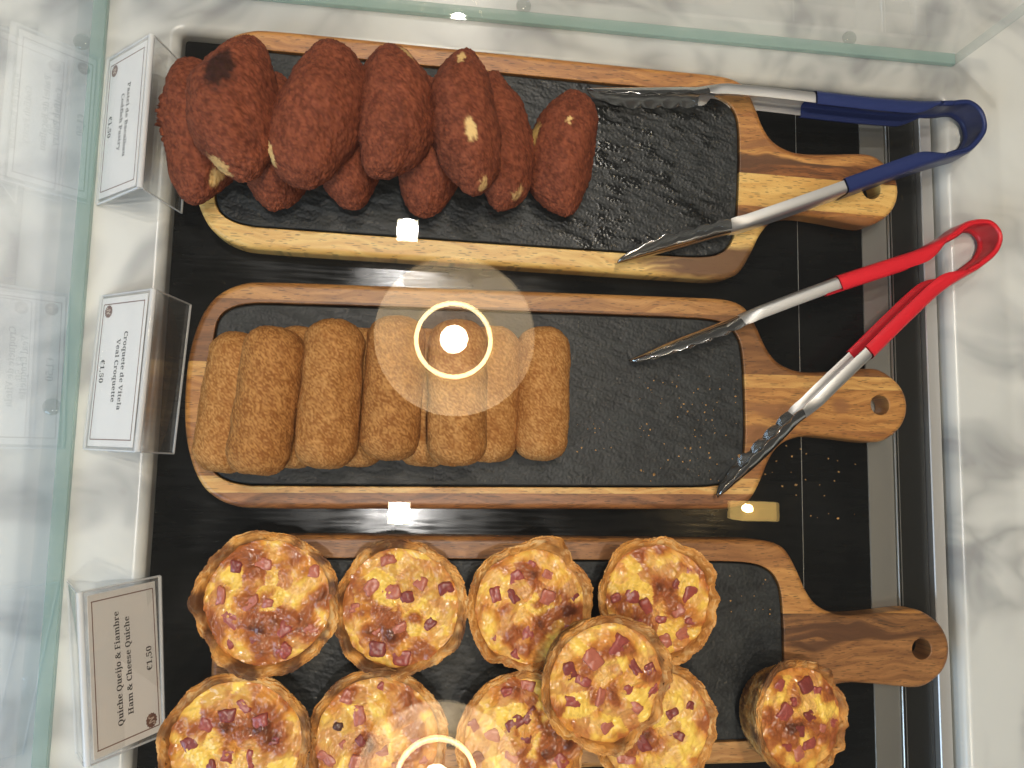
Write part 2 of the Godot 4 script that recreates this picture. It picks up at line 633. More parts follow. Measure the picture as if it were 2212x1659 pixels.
func quiche(base: Vector3, lean: Basis, r: float, h: float, seed_: int, brown: float, rim_dark: float, flap: float, flap_at: float, label: String) -> void:
	var t := thing("quiche", label, "quiche", "small ham and cheese quiches")
	t.transform = Transform3D(lean, base)
	var rng := RandomNumberGenerator.new()
	rng.seed = seed_
	var wob := fnoise(seed_, 1.0, 2)
	var lay := fnoise(seed_ + 1, 1.0, 2)
	var fine := fnoise(seed_ + 2, 420.0, 2)
	var patch := fnoise(seed_ + 3, 55.0, 3)
	# pastry shell: profile points [radius, height, layer weight]
	var prof := [[0.0, 0.0, 0], [0.55, 0.0, 0], [0.70, 0.0, 0.3], [0.735, 0.05, 1], [0.77, 0.16, 1], [0.80, 0.27, 1], [0.83, 0.38, 1], [0.86, 0.49, 1], [0.885, 0.60, 1], [0.91, 0.70, 1], [0.935, 0.79, 1], [0.958, 0.87, 1], [0.978, 0.93, 0.8], [0.986, 0.97, 0.9], [0.978, 1.0, 0.9], [0.950, 1.015, 0.9], [0.918, 1.01, 0.9], [0.888, 0.99, 0.8], [0.868, 0.955, 0.5], [0.852, 0.90, 0.3], [0.84, 0.80, 0.2]]
	var dense := []
	for i in prof.size() - 1:
		for k in 5:
			var f := k / 5.0
			dense.append([lerpf(prof[i][0], prof[i + 1][0], f), lerpf(prof[i][1], prof[i + 1][1], f), lerpf(prof[i][2], prof[i + 1][2], f)])
	dense.append(prof[prof.size() - 1])
	var nv := 180
	var v := PackedVector3Array()
	var c := PackedColorArray()
	var gold := lin(214, 152, 76)
	var tan_ := lin(172, 108, 50)
	var brn := lin(118, 74, 44)
	var burnt := lin(62, 44, 36)
	var cream := lin(226, 190, 132)
	for i in dense.size():
		var d: Array = dense[i]
		for j in nv:
			var a := TAU * j / nv
			var ca := cos(a)
			var sa := sin(a)
			var w := wob.get_noise_2d(ca * 1.1, sa * 1.1)
			var w2 := wob.get_noise_2d(ca * 3.0 + 9.0, sa * 3.0)
			var up: float = d[1]
			var lift := 1.0 + up * (0.16 * w + 0.06 * w2)
			var fl: float = flap * smooth(0.55, 0.0, absf(wrapf(a - flap_at, -PI, PI))) * smooth(0.75, 1.0, up)
			var rr: float = r * d[0] * (1.0 + up * (0.075 * w + 0.014 * w2)) + fl * 0.005
			# leaves of puff pastry wind round the side
			var ph: float = up * 13.0 + (d[0] if d[1] > 0.9 else 0.98) * -16.0 + 1.6 * lay.get_noise_2d(ca * 1.6, sa * 1.6) + 0.8 * lay.get_noise_2d(ca * 5.0, sa * 5.0 + up * 2.0)
			var leaf := fposmod(ph, 1.0)
			rr += d[2] * 0.0015 * (leaf - 0.5) * (0.6 + 0.8 * absf(w2))
			var p := Vector3(ca * rr, up * h * lift + fl * 0.004 + smooth(0.93, 1.0, up) * 0.0011 * (leaf - 0.5), sa * rr)
			var fn := fine.get_noise_3dv(p)
			p += Vector3(ca, 0.4, sa) * 0.0004 * fn * d[2]
			v.append(p)
			var streak := lay.get_noise_3d(ca * 3.0, sa * 3.0, ph * 1.7 + 40.0)
			var pk := patch.get_noise_3dv(p)
			var col := gold.lerp(tan_, clampf(0.35 + 0.9 * pk, 0, 1))
			col = col.lerp(cream, (smooth(0.0, 0.5, streak) * 0.6) * minf(1.0, d[2] + 0.3))
			col = col.lerp(tan_ * 0.75, smooth(0.0, 0.5, -streak) * 0.6 * minf(1.0, d[2] + 0.3))
			col = col.lerp(brn, clampf(smooth(0.0, 0.6, pk + 0.5 * rim_dark) * rim_dark, 0, 1))
			col = col.lerp(burnt, smooth(0.30, 0.65, pk * 0.8 + 0.45 * w + 0.35 * rim_dark) * rim_dark * 0.8)
			c.append(col)
	part("pastry_case", grid_mesh(v, c, dense.size(), nv, true), M.pastry, t)
	# filling
	var cell := fnoise(seed_ + 4, 100.0, 1, FastNoiseLite.TYPE_CELLULAR)
	cell.cellular_return_type = FastNoiseLite.RETURN_CELL_VALUE
	cell.cellular_jitter = 1.1
	cell.domain_warp_enabled = true
	cell.domain_warp_amplitude = 0.004
	cell.domain_warp_frequency = 120.0
	var dist := fnoise(seed_ + 4, 100.0, 1, FastNoiseLite.TYPE_CELLULAR)
	dist.cellular_return_type = FastNoiseLite.RETURN_DISTANCE2_SUB
	dist.cellular_jitter = 1.1
	dist.domain_warp_enabled = true
	dist.domain_warp_amplitude = 0.004
	dist.domain_warp_frequency = 120.0
	var toast := fnoise(seed_ + 5, 30.0, 3)
	var soft := fnoise(seed_ + 6, 85.0, 3)
	var tiny := fnoise(seed_ + 7, 420.0, 2)
	var yellow := lin(248, 208, 96)
	var egg := lin(232, 180, 100)
	var orange := lin(210, 132, 58)
	var rust := lin(154, 84, 48)
	var dk := lin(88, 46, 30)
	var pink := lin(184, 112, 72)
	var fv := PackedVector3Array()
	var fc := PackedColorArray()
	var nr := 60
	var na := 170
	var rf := r * 0.885
	var height_of := func(x: float, z: float) -> float:
		var q := Vector2(x, z).length() / rf
		var lv := dist.get_noise_2d(x, z)
		return h * (0.915 - 0.05 * q * q * q) + 0.0013 * smooth(-1.0, -0.4, lv) + 0.0012 * soft.get_noise_2d(x, z) + 0.0010 * toast.get_noise_2d(x, z)
	for i in nr:
		var q := float(i) / (nr - 1)
		for j in na:
			var a := TAU * j / na
			var x := cos(a) * q * rf
			var z := sin(a) * q * rf
			var cv := cell.get_noise_2d(x, z) * 0.5 + 0.5
			var so := soft.get_noise_2d(x, z)
			var ty := tiny.get_noise_2d(x, z)
			var to := toast.get_noise_2d(x, z) + brown * 0.30 + 0.22 * so + 0.10 * (0.55 - q)
			var p := Vector3(x, height_of.call(x, z) + 0.0005 * ty, z)
			fv.append(p)
			var col := egg.lerp(yellow, smooth(-0.2, 0.3, so))
			col = col.lerp(orange, smooth(-0.15, 0.22, to) * 0.85)
			if cv > 0.70:
				col = col.lerp(pink, 0.5)
			elif cv < 0.20:
				col = col.lerp(yellow, 0.75 * smooth(0.45, 0.1, to))
			col = col.lerp(rust, smooth(0.10, 0.42, to + 0.25 * (cv - 0.5)) * 0.9)
			col = col.lerp(dk, smooth(0.50, 0.85, to + 0.3 * (cv - 0.5)) * 0.9)
			col = col.lerp(lin(190, 112, 52), smooth(0.9, 1.0, q) * 0.6)
			col = col.lerp(dk, smooth(0.35, 0.7, ty - 0.6 * so) * 0.25)
			fc.append(col)
	part("filling", grid_mesh(fv, fc, nr, na, true), M.filling, t)
	# diced ham lying in the filling
	var spots := []
	for k in 60:
		if spots.size() >= 12:
			break
		var a := rng.randf() * TAU
		var q := sqrt(rng.randf()) * 0.86
		var p := Vector2(cos(a), sin(a)) * q * rf
		var ok := true
		for s in spots:
			if p.distance_to(s) < 0.0088:
				ok = false
		if not ok:
			continue
		spots.append(p)
		var kind := 0
		var u := rng.randf()
		kind = 0 if u < 0.40 else (1 if u < 0.72 else (2 if u < 0.975 else 3))
		var s := Vector3(rng.randf_range(0.0040, 0.0112), rng.randf_range(0.003, 0.0045), rng.randf_range(0.0040, 0.0086))
		var o := part("ham_cube", ham_mesh(s, seed_ * 31 + k), M["ham%d" % kind], t)
		o.transform = Transform3D(Basis.from_euler(Vector3(rng.randf_range(-0.25, 0.25), rng.randf() * TAU, rng.randf_range(-0.25, 0.25))), Vector3(p.x, height_of.call(p.x, p.y) - s.y * 0.5 + rng.randf_range(0.0001, 0.0012), p.y))

func ham_mesh(s: Vector3, seed_: int) -> ArrayMesh:
	# a soft-edged, slightly crooked dice
	var n := fnoise(seed_, 180.0, 2)
	var v := PackedVector3Array()
	var nu := 13
	var nv := 24
	for i in nu:
		var t := PI * i / (nu - 1)
		for j in nv:
			var a := TAU * j / nv
			var d := Vector3(sin(t) * cos(a), cos(t), sin(t) * sin(a))
			var e := pow(pow(absf(d.x), 7.0) + pow(absf(d.y), 7.0) + pow(absf(d.z), 7.0), -1.0 / 7.0)
			var p := d * e * s * 0.5
			p.x *= 1.0 + 0.25 * p.z / s.z
			v.append(p + d * 0.0010 * n.get_noise_3dv(p))
	return grid_mesh(v, PackedColorArray(), nu, nv, true)

# ---------------------------------------------------------------- price tags
func sheet(a: Vector3, b: Vector3, c: Vector3, d: Vector3, t: float) -> ArrayMesh:
	# a sheet between four corners with thickness t
	var n := (b - a).cross(d - a).normalized() * t * 0.5
	var st := SurfaceTool.new()
	st.begin(Mesh.PRIMITIVE_TRIANGLES)
	var top := [a + n, b + n, c + n, d + n]
	var bot := [a - n, b - n, c - n, d - n]
	poly(st, top.duplicate(), n.normalized())
	poly(st, bot.duplicate(), -n.normalized())
	var mid := (a + b + c + d) / 4.0
	for i in 4:
		var j := (i + 1) % 4
		var e: Vector3 = (top[i] + bot[j]) / 2 - mid
		var edge: Vector3 = (top[j] - top[i]).normalized()
		e = (e - edge * e.dot(edge)).normalized()
		poly(st, [top[i], top[j], bot[j], bot[i]], e)
	return st.commit()

func bar(a: Vector3, b: Vector3, w: float) -> ArrayMesh:
	var dir := (b - a).normalized()
	var u := dir.cross(Vector3.UP if absf(dir.y) < 0.9 else Vector3.RIGHT).normalized()
	var w2 := dir.cross(u)
	var v := PackedVector3Array()
	for p in [a, b]:
		for k in 10:
			var g := TAU * k / 10
			v.append(p + (u * cos(g) + w2 * sin(g)) * w * 0.5)
	return grid_mesh(v, PackedColorArray(), 2, 10, true)

func price_tag(ra: Vector3, rb: Vector3, fa: Vector3, fb: Vector3, ba: Vector3, bb: Vector3, lines: Array, line_width: float, label: String) -> void:
	# ra-rb the ridge in reading direction, fa-fb the foot under the text, ba-bb the foot of the clear back leg
	var t := thing("price_tag", label, "price tag", "price tags in clear holders")
	var origin := (fa + fb) / 2
	t.position = origin
	ra -= origin; rb -= origin; fa -= origin; fb -= origin; ba -= origin; bb -= origin
	var x := (rb - ra).normalized()
	var down := ((fa - ra) + (fb - rb)).normalized()
	down = (down - x * down.dot(x)).normalized()
	var n := x.cross(-down)
	var h := (fa - ra).length()
	var w := (rb - ra).length()
	part("front_panel", sheet(ra + n * 0.0013, rb + n * 0.0013, fb + n * 0.0013, fa + n * 0.0013, 0.0012), M.acrylic, t)
	part("rear_panel", sheet(ra - n * 0.0013, rb - n * 0.0013, fb - n * 0.0013, fa - n * 0.0013, 0.0012), M.acrylic, t)
	part("back_leg", sheet(rb - n * 0.003, ra - n * 0.003, ba, bb, 0.0016), M.acrylic, t)
	part("ridge_fold", bar(ra - n * 0.0008, rb - n * 0.0008, 0.0036), M.acrylic_edge, t)
	part("leg_edge", bar(ba, bb, 0.0015), M.acrylic_edge, t)
	part("leg_edge", bar(ra - n * 0.003, ba, 0.0010), M.acrylic_edge, t)
	part("leg_edge", bar(rb - n * 0.003, bb, 0.0010), M.acrylic_edge, t)
	part("panel_edge", bar(fa, fb, 0.0020), M.acrylic_edge, t)
	part("panel_edge", bar(ra, fa, 0.0012), M.acrylic_edge, t)
	part("panel_edge", bar(rb, fb, 0.0012), M.acrylic_edge, t)
	# the printed card: its own axes, x along the lines, y up the card, z to the reader
	var card := part("card", box_mesh(Vector3(w * 0.955, h * 0.90, 0.0004), 0.0001), M.card, t)
	card.transform = Transform3D(Basis(x, -down, n), (ra + rb + fa + fb) / 4 + down * 0.0006)
	var cw := w * 0.955
	var ch := h * 0.90
	var z := 0.00032
	for e in [[0.0, 0.445, 0.905, 0.0], [0.0, -0.455, 0.905, 0.0], [-0.455, 0.0, 0.0, 0.91], [0.455, 0.0, 0.0, 0.91]]:
		var b := part("border_line", box_mesh(Vector3(maxf(e[2] * cw, 0.0006), maxf(e[3] * ch, 0.0006), 0.00008), 0.00002), M.card_border, card)
		b.position = Vector3(e[0] * cw, e[1] * ch, z - 0.00005)
	var font := SystemFont.new()
	font.font_names = PackedStringArray(["Droid Serif"])
	font.font_weight = 700
	var scale_ := 0.0
	for k in lines.size():
		var tm := TextMesh.new()
		tm.font = font
		tm.text = lines[k]
		tm.font_size = 48
		tm.pixel_size = 0.001
		tm.depth = 0.004
		tm.curve_step = 1.0
		if k == 0:
			scale_ = line_width * cw / tm.get_aabb().size.x
		var o := part("lettering", tm, M.ink, card)
		var s := scale_ * (1.12 if k == lines.size() - 1 else 1.0)
		o.scale = Vector3(s, s * 1.05, 0.01)
		o.position = Vector3(0.0, ch * [0.115, -0.035, -0.345][k], z)
	# round emblem with a scalloped rim and a light curl
	var er := ch * 0.083
	var st := SurfaceTool.new()
	st.begin(Mesh.PRIMITIVE_TRIANGLES)
	for k in 72:
		var q := []
		for g in [TAU * k / 72, TAU * (k + 1) / 72]:
			q.append(Vector3(cos(g), sin(g), 0) * er * (1.0 + 0.06 * cos(g * 14)))
		poly(st, [Vector3.ZERO, q[0], q[1]], Vector3(0, 0, 1))
	var em := part("emblem", st.commit(), M.emblem, card)
	em.position = Vector3(-cw * 0.405, -ch * 0.335, z)
	st = SurfaceTool.new()
	st.begin(Mesh.PRIMITIVE_TRIANGLES)
	var curl := catmull([Vector2(-0.5, -0.25), Vector2(-0.62, -0.5), Vector2(-0.3, -0.58), Vector2(-0.22, -0.2), Vector2(-0.3, 0.45), Vector2(0.05, 0.1), Vector2(0.32, -0.45), Vector2(0.3, 0.2), Vector2(0.42, 0.55), Vector2(0.6, 0.4)], 5)
	for k in curl.size() - 1:
		var a: Vector2 = curl[k]
		var b2: Vector2 = curl[k + 1]
		var s := Vector2(-(b2 - a).y, (b2 - a).x).normalized() * 0.075
		var q := []
		for p in [a - s, b2 - s, b2 + s, a + s]:
			q.append(Vector3(p.x, p.y, 0) * er)
		poly(st, q, Vector3(0, 0, 1))
	part("emblem_mark", st.commit(), M.emblem_light, card).position = em.position + Vector3(0, 0, 0.00006)

# ---------------------------------------------------------------- tongs
func strip(path: Array, inward: float, section: Callable, thick: float) -> ArrayMesh:
	# sweeps an open section (points of Vector2(depth inwards, height)) along a path, with thickness
	var v := PackedVector3Array()
	var n := path.size()
	var ring := 0
	var lens := [0.0]
	for i in range(1, n):
		lens.append(lens[i - 1] + (path[i] as Vector3).distance_to(path[i - 1]))
	for i in n:
		var t: Vector3 = path[mini(i + 1, n - 1)] - path[maxi(i - 1, 0)]
		t = t.normalized()
		var side := Vector3.UP.cross(t).normalized() * inward
		var up := t.cross(side).normalized()
		if up.y < 0:
			up = -up
		var s: Array = section.call(lens[i], lens[n - 1])
		var outer := []
		var inner := []
		for k in s.size():
			var a: Vector2 = s[maxi(k - 1, 0)]
			var b: Vector2 = s[mini(k + 1, s.size() - 1)]
			var nn := Vector2(-(b - a).y, (b - a).x)
			nn = nn.normalized() if nn.length() > 1e-9 else Vector2(1, 0)
			outer.append((s[k] as Vector2) + nn * thick * 0.5)
			inner.append((s[k] as Vector2) - nn * thick * 0.5)
		inner.reverse()
		var all := outer + inner
		ring = all.size()
		for p in all:
			v.append((path[i] as Vector3) + side * p.x + up * p.y)
	var m := grid_mesh(v, PackedColorArray(), n, ring, true)
	return m

func tongs(arm_a: Array, bend: Array, arm_b: Array, grip_a: int, grip_b: int, grip_mat: Material, label: String) -> void:
	# arm points run from tip to bend; grip_x: index in the arm where the coating begins
	var t := thing("serving_tongs", label, "tongs", "metal serving tongs with coated handles")
	var hh := 0.0095
	var channel := func(depth: float, half: float) -> Array:
		var out := []
		out.append(Vector2(depth, half))
		out.append(Vector2(depth * 0.55, half))
		out.append(Vector2(0.0022, half * 0.99))
		out.append(Vector2(0.0007, half * 0.92))
		out.append(Vector2(0.0, half * 0.72))
		out.append(Vector2(0.0, 0.0))
		out.append(Vector2(0.0, -half * 0.72))
		out.append(Vector2(0.0007, -half * 0.92))
		out.append(Vector2(0.0022, -half * 0.99))
		out.append(Vector2(depth * 0.55, -half))
		out.append(Vector2(depth, -half))
		return out
	var mid_a: Vector3 = arm_a[0]
	var mid_b: Vector3 = arm_b[0]
	for which in 2:
		var pts: Array = arm_a if which == 0 else arm_b
		var gi: int = grip_a if which == 0 else grip_b
		var other: Vector3 = mid_b if which == 0 else mid_a
		var dir: Vector3 = (pts[pts.size() - 1] as Vector3) - (pts[0] as Vector3)
		var side := Vector3.UP.cross(dir)
		var inward := signf(side.dot(other - (pts[0] as Vector3)))
		var steel_pts := catmull(pts.slice(0, gi + 1), 26)
		var scoop := 0.078
		var sec := func(s: float, _total: float) -> Array:
			# the flanges open into a shallow scalloped scoop towards the tip
			var f := smooth(scoop + 0.012, scoop - 0.012, s)
			var tip := sqrt(clampf(s / 0.030, 0.0, 1.0)) if s < 0.030 else 1.0
			var wave := absf(sin(PI * s / 0.0125))
			var chn: Array = channel.call(0.0075, hh)
			var out := []
			for k in chn.size():
				var u := (k / float(chn.size() - 1)) * 2.0 - 1.0
				var arc := Vector2(0.0008 + (0.0066 * u * u + 0.0015 * wave * smooth(0.7, 1.0, absf(u))) * tip, -u * hh * 1.08 * maxf(tip, 0.06))
				out.append((chn[k] as Vector2).lerp(arc, f))
			return out
		var cut := 1
		var run := 0.0
		while cut < steel_pts.size() - 2 and run < scoop - 0.004:
			run += (steel_pts[cut] as Vector3).distance_to(steel_pts[cut - 1])
			cut += 1
		part("arm", strip(steel_pts.slice(cut - 1), inward, func(s, tot): return sec.call(s + run, tot), 0.0009), M.brushed, t)
		part("scoop", strip(steel_pts.slice(0, cut), inward, sec, 0.0009), M.polished, t)
		var grip_pts := catmull(pts.slice(gi), 14)
		var gsec := func(s: float, total: float) -> Array:
			var d := lerpf(0.0085, 0.0016, smooth(total - 0.030, total - 0.004, s))
			return channel.call(d, hh + 0.0006)
		part("grip", strip(grip_pts, inward, gsec, 0.0024), grip_mat, t)
	var bpts := catmull(bend, 12)
	var d0: Vector3 = bend[1] - bend[0]
	var side0 := Vector3.UP.cross(d0)
	var inw := signf(side0.dot((bend[bend.size() - 1] as Vector3) - (bend[0] as Vector3)))
	part("spring_bend", strip(bpts, inw, func(_s, _t): return channel.call(0.0014, hh + 0.0004), 0.0022), grip_mat, t)

# ---------------------------------------------------------------- lamps
func pendant(px: float, py: float, label: String) -> void:
	var p := mirrored(px, py, 1.60)
	var t := thing("pendant_lamp", label, "lamp", "round pendant lamps over the counter")
	t.position = p
	var shade := glow(srgb(236, 216, 182), 1.1)
	part("lamp_shade", lathe([Vector2(0.175, 0.0), Vector2(0.172, 0.012), Vector2(0.150, 0.030), Vector2(0.120, 0.046), Vector2(0.090, 0.060)], 64), shade, t)
	part("lamp_neck", lathe([Vector2(0.089, 0.0605), Vector2(0.078, 0.10), Vector2(0.06, 0.15), Vector2(0.02, 0.17), Vector2(0.0, 0.172)], 64), plain(srgb(70, 56, 44), 0.7), t)
	var ring := TorusMesh.new()
	ring.inner_radius = 0.079
	ring.outer_radius = 0.088
	ring.rings = 40
	ring.ring_segments = 8
	var r := part("light_ring", ring, glow(Color(1.0, 0.92, 0.72), 30.0), t)
	r.position.y = 0.056
	var ball := SphereMesh.new()
	ball.radius = 0.031
	ball.height = 0.062
	ball.radial_segments = 24
	ball.rings = 12
	var b := part("bulb", ball, glow(Color(1.0, 0.94, 0.82), 90.0), t)
	b.position.y = 0.045
	part("cord", bar(Vector3(0, 0.172, 0), Vector3(0, 0.8, 0), 0.006), M.channel, t)
	var l := OmniLight3D.new()
	l.name = "bulb_light"
	l.light_color = Color(1.0, 0.95, 0.87)
	l.light_energy = 0.75
	l.light_size = 0.028
	l.omni_range = 8.0
	l.omni_attenuation = 2.0
	l.shadow_enabled = true
	t.add_child(l)
	l.position.y = 0.045

func spot(px: float, py: float, energy: float, label: String) -> void:
	var p := mirrored(px, py, 1.95)
	var t := thing("ceiling_spotlight", label, "spotlight", "small square ceiling spotlights")
	t.position = p
	part("housing", box_mesh(Vector3(0.07, 0.06, 0.07), 0.004), plain(srgb(60, 58, 55), 0.5), t).position.y = 0.033
	part("lamp_face", box_mesh(Vector3(0.054, 0.002, 0.054), 0.0005), glow(Color(1.0, 0.95, 0.84), 45.0), t)
	var l := SpotLight3D.new()
	l.name = "spot_light"
	l.light_color = Color(1.0, 0.985, 0.965)
	l.light_energy = energy
	l.light_size = 0.027
	l.spot_range = 8.0
	l.spot_attenuation = 2.0
	l.spot_angle = 55.0
	l.spot_angle_attenuation = 0.8
	l.shadow_enabled = true
	t.add_child(l)
	l.position.y = -0.006
	l.rotation.x = -PI / 2

func box_lamp(px: float, py: float) -> void:
	var p := mirrored(px, py, 1.80)
	var t := thing("box_lamp", "small golden box lamp mirrored beside the red tongs", "lamp")
	t.position = p
	part("lamp_box", box_mesh(Vector3(0.094, 0.09, 0.047), 0.003), glow(srgb(226, 186, 110), 10.0), t).position.y = 0.045
	var ball := SphereMesh.new()
	ball.radius = 0.009
	ball.height = 0.018
	ball.radial_segments = 16
	ball.rings = 8
	part("bulb", ball, glow(Color(1.0, 0.95, 0.85), 60.0), t).position = Vector3(-0.036, -0.004, -0.008)
	var l := OmniLight3D.new()
	l.name = "box_light"
	l.light_color = Color(1.0, 0.85, 0.6)
	l.light_energy = 0.05
	l.light_size = 0.009
	l.omni_range = 8.0
	l.omni_attenuation = 2.0
	l.shadow_enabled = true
	t.add_child(l)
	l.position = Vector3(-0.036, -0.004, -0.008)

# ---------------------------------------------------------------- the scene
func _ready() -> void:
	# camera
	var cam := Camera3D.new()
	cam.name = "camera"
	cam.fov = rad_to_deg(2.0 * atan(829.5 / FOCAL))
	cam.near = 0.02
	cam.far = 20.0
	cam.transform = Transform3D(Basis(AX, AUP, ABACK).orthonormalized(), EYE)
	add_child(cam)
	cam.current = true
	# the room's even brightness, exposure
	var we := WorldEnvironment.new()
	we.name = "room_air"
	var env := Environment.new()
	env.background_mode = Environment.BG_COLOR
	env.background_color = srgb(92, 91, 88)
	env.background_energy_multiplier = 1.0
	env.tonemap_mode = Environment.TONE_MAPPER_LINEAR
	env.tonemap_exposure = 0.59
	env.sdfgi_enabled = true
	env.ssao_enabled = true
	env.ssil_enabled = true
	we.environment = env
	add_child(we)
	# bluish daylight from a shop window beyond the lower left
	var win := AreaLight3D.new()
	win.name = "window_daylight"
	win.area_size = Vector2(1.0, 0.9)
	win.light_color = Color(0.74, 0.87, 1.0)
	win.light_energy = 3.6
	win.area_range = 10.0
	win.shadow_enabled = true
	add_child(win)
	win.look_at_from_position(Vector3(-1.15, 0.75, 0.95), Vector3(-0.15, 0, 0.05))
	make_materials()
	spot(880, 500, 1.7, "small square ceiling spotlight mirrored over the codfish board edge")
	spot(1007, -76, 1.2, "small square ceiling spotlight mirrored in the marble behind the codfish board")
	spot(-47, 471, 0.6, "small square ceiling spotlight mirrored in the marble outside the glass by the price tags")
	spot(862, 1108, 1.7, "small square ceiling spotlight mirrored between the croquette and quiche boards")
	pendant(983, 727, "round glowing pendant lamp mirrored over the croquettes")
	pendant(944, 1702, "round glowing pendant lamp mirrored over the quiches")

	box_lamp(1640, 1105)

	counter()
	plate()
	glass_case()
	boards()
	tags()
	food()
	all_tongs()
	crumbs()

func counter() -> void:
	var uv := func(p: Vector2) -> Vector2: return Vector2(p.x / 1.5 + 0.5, p.y / 1.5 + 0.5)
	structure("marble_counter", slab(rounded_rect(-0.75, -0.75, 0.85, 0.75, 0.01), [rounded_rect(-0.1405, -0.2655, 0.3645, 0.50, 0.004)], -0.04, MARBLE_Y, 0.004, 0.0065, uv, 0.02, 0.1), M.marble)

func slab_box(called: String, x0: float, x1: float, y0: float, y1: float, z0: float, z1: float, mat: Material, parent: Node3D, bevel := 0.0004) -> void:
	var o := part(called, box_mesh(Vector3(x1 - x0, y1 - y0, z1 - z0), bevel), mat, parent)
	o.position = Vector3((x0 + x1) / 2, (y0 + y1) / 2, (z0 + z1) / 2)

func plate() -> void:
	var t := thing("display_plate", "black recessed display plate with steel rails set into the marble", "plate")
	var uv := func(p: Vector2) -> Vector2: return Vector2(p.x / 0.5, p.y / 0.5)
	part("black_sheet", slab(rounded_rect(-0.1395, -0.2645, 0.3085, 0.499, 0.002), [], -0.006, 0.0, 0.0005, 0.0, uv), M.black, t)
	slab_box("steel_strip", 0.3090, 0.3275, -0.006, -0.0006, -0.2645, 0.499, M.dull_steel, t)
	slab_box("steel_lip", 0.3278, 0.3288, -0.006, 0.0008, -0.2645, 0.499, M.steel, t, 0.0003)
	slab_box("rail_channel", 0.3290, 0.3528, -0.012, -0.004, -0.2645, 0.499, M.channel, t)
	slab_box("channel_lip", 0.3322, 0.3328, -0.0035, -0.0025, -0.2645, 0.499, M.steel, t, 0.0002)
	slab_box("steel_bar", 0.3530, 0.3618, -0.012, 0.0015, -0.2645, 0.499, M.brushed, t, 0.0006)
	slab_box("seam", 0.2618, 0.2622, 0.0001, 0.0003, -0.2645, 0.499, M.steel, t, 0.00005)

func glass_case() -> void:
	var t := thing("glass_case", "clear glass sneeze guard with green edges standing on the marble", "glass case")
	var g := 0.008
	var x0 := -0.182
	var x1 := 0.373
	var z0 := -0.289
	slab_box("left_pane", x0 - g, x0, MARBLE_Y + 0.005, PANE_Y - 0.001, z0, 0.62, M.side_glass, t, 0.0003)
	slab_box("back_pane", x0 - g, x1, MARBLE_Y + 0.005, PANE_Y - 0.001, z0 - g, z0 - 0.0003, M.side_glass, t, 0.0003)
	slab_box("top_pane", x0 - g, x1, PANE_Y, PANE_Y + g, z0 - g, 0.62, M.glass, t, 0.0003)
	slab_box("pane_edge", x0 - g, x0, MARBLE_Y + 0.0004, MARBLE_Y + 0.0048, z0, 0.62, M.glass_edge, t, 0.0004)
	slab_box("pane_edge", x0 - g, x1, MARBLE_Y + 0.0004, MARBLE_Y + 0.0048, z0 - g, z0 - 0.0003, M.glass_edge, t, 0.0004)
	slab_box("pane_edge", x1 + 0.0002, x1 + 0.0010, MARBLE_Y + 0.0004, PANE_Y - 0.001, z0 - g, z0 - 0.0003, M.thin_edge, t, 0.0003)
	var prof := [Vector2(0, 0), Vector2(0.0046, 0), Vector2(0.0050, 0.0008), Vector2(0.0048, 0.0022), Vector2(0.0040, 0.0030), Vector2(0.0015, 0.0034), Vector2(0, 0.0034)]
	var names := ["behind the codfish board", "near the blue tongs", "near the codfish price tag", "near the croquette price tag"]
	var k := 0
	for p in [[1130, 38], [1833, 103], [203, 95], [146, 880]]:
		var o := part("bumper_pad", lathe(prof, 28), M.bumper, self)
		o.position = at(p[0], p[1], MARBLE_Y) + Vector3(0, 0.0002, 0)
		if k < 2:
			o.position.z = minf(o.position.z, z0 - g - 0.0055)
		else:
			o.position.x = minf(o.position.x, x0 - g - 0.0055)
		tag(o, "small clear round bumper pad outside the glass " + names[k], "bumper pad", "clear bumper pads")
		k += 1

func board1_frame() -> Transform3D:
	# its far rail lies on the marble lip, so it tilts
	var b := Basis(Vector3.UP, -0.011) * Basis(Vector3.RIGHT, 0.0735)
	return Transform3D(b, Vector3(-0.1275, 0.0050, -0.1985))

func slate1_y(x: float, z: float) -> float:
	var f := board1_frame()
	var l := f.affine_inverse() * Vector3(x, 0.02, z)
	return (f * Vector3(l.x, WOOD_TOP - 0.0008, l.z)).y

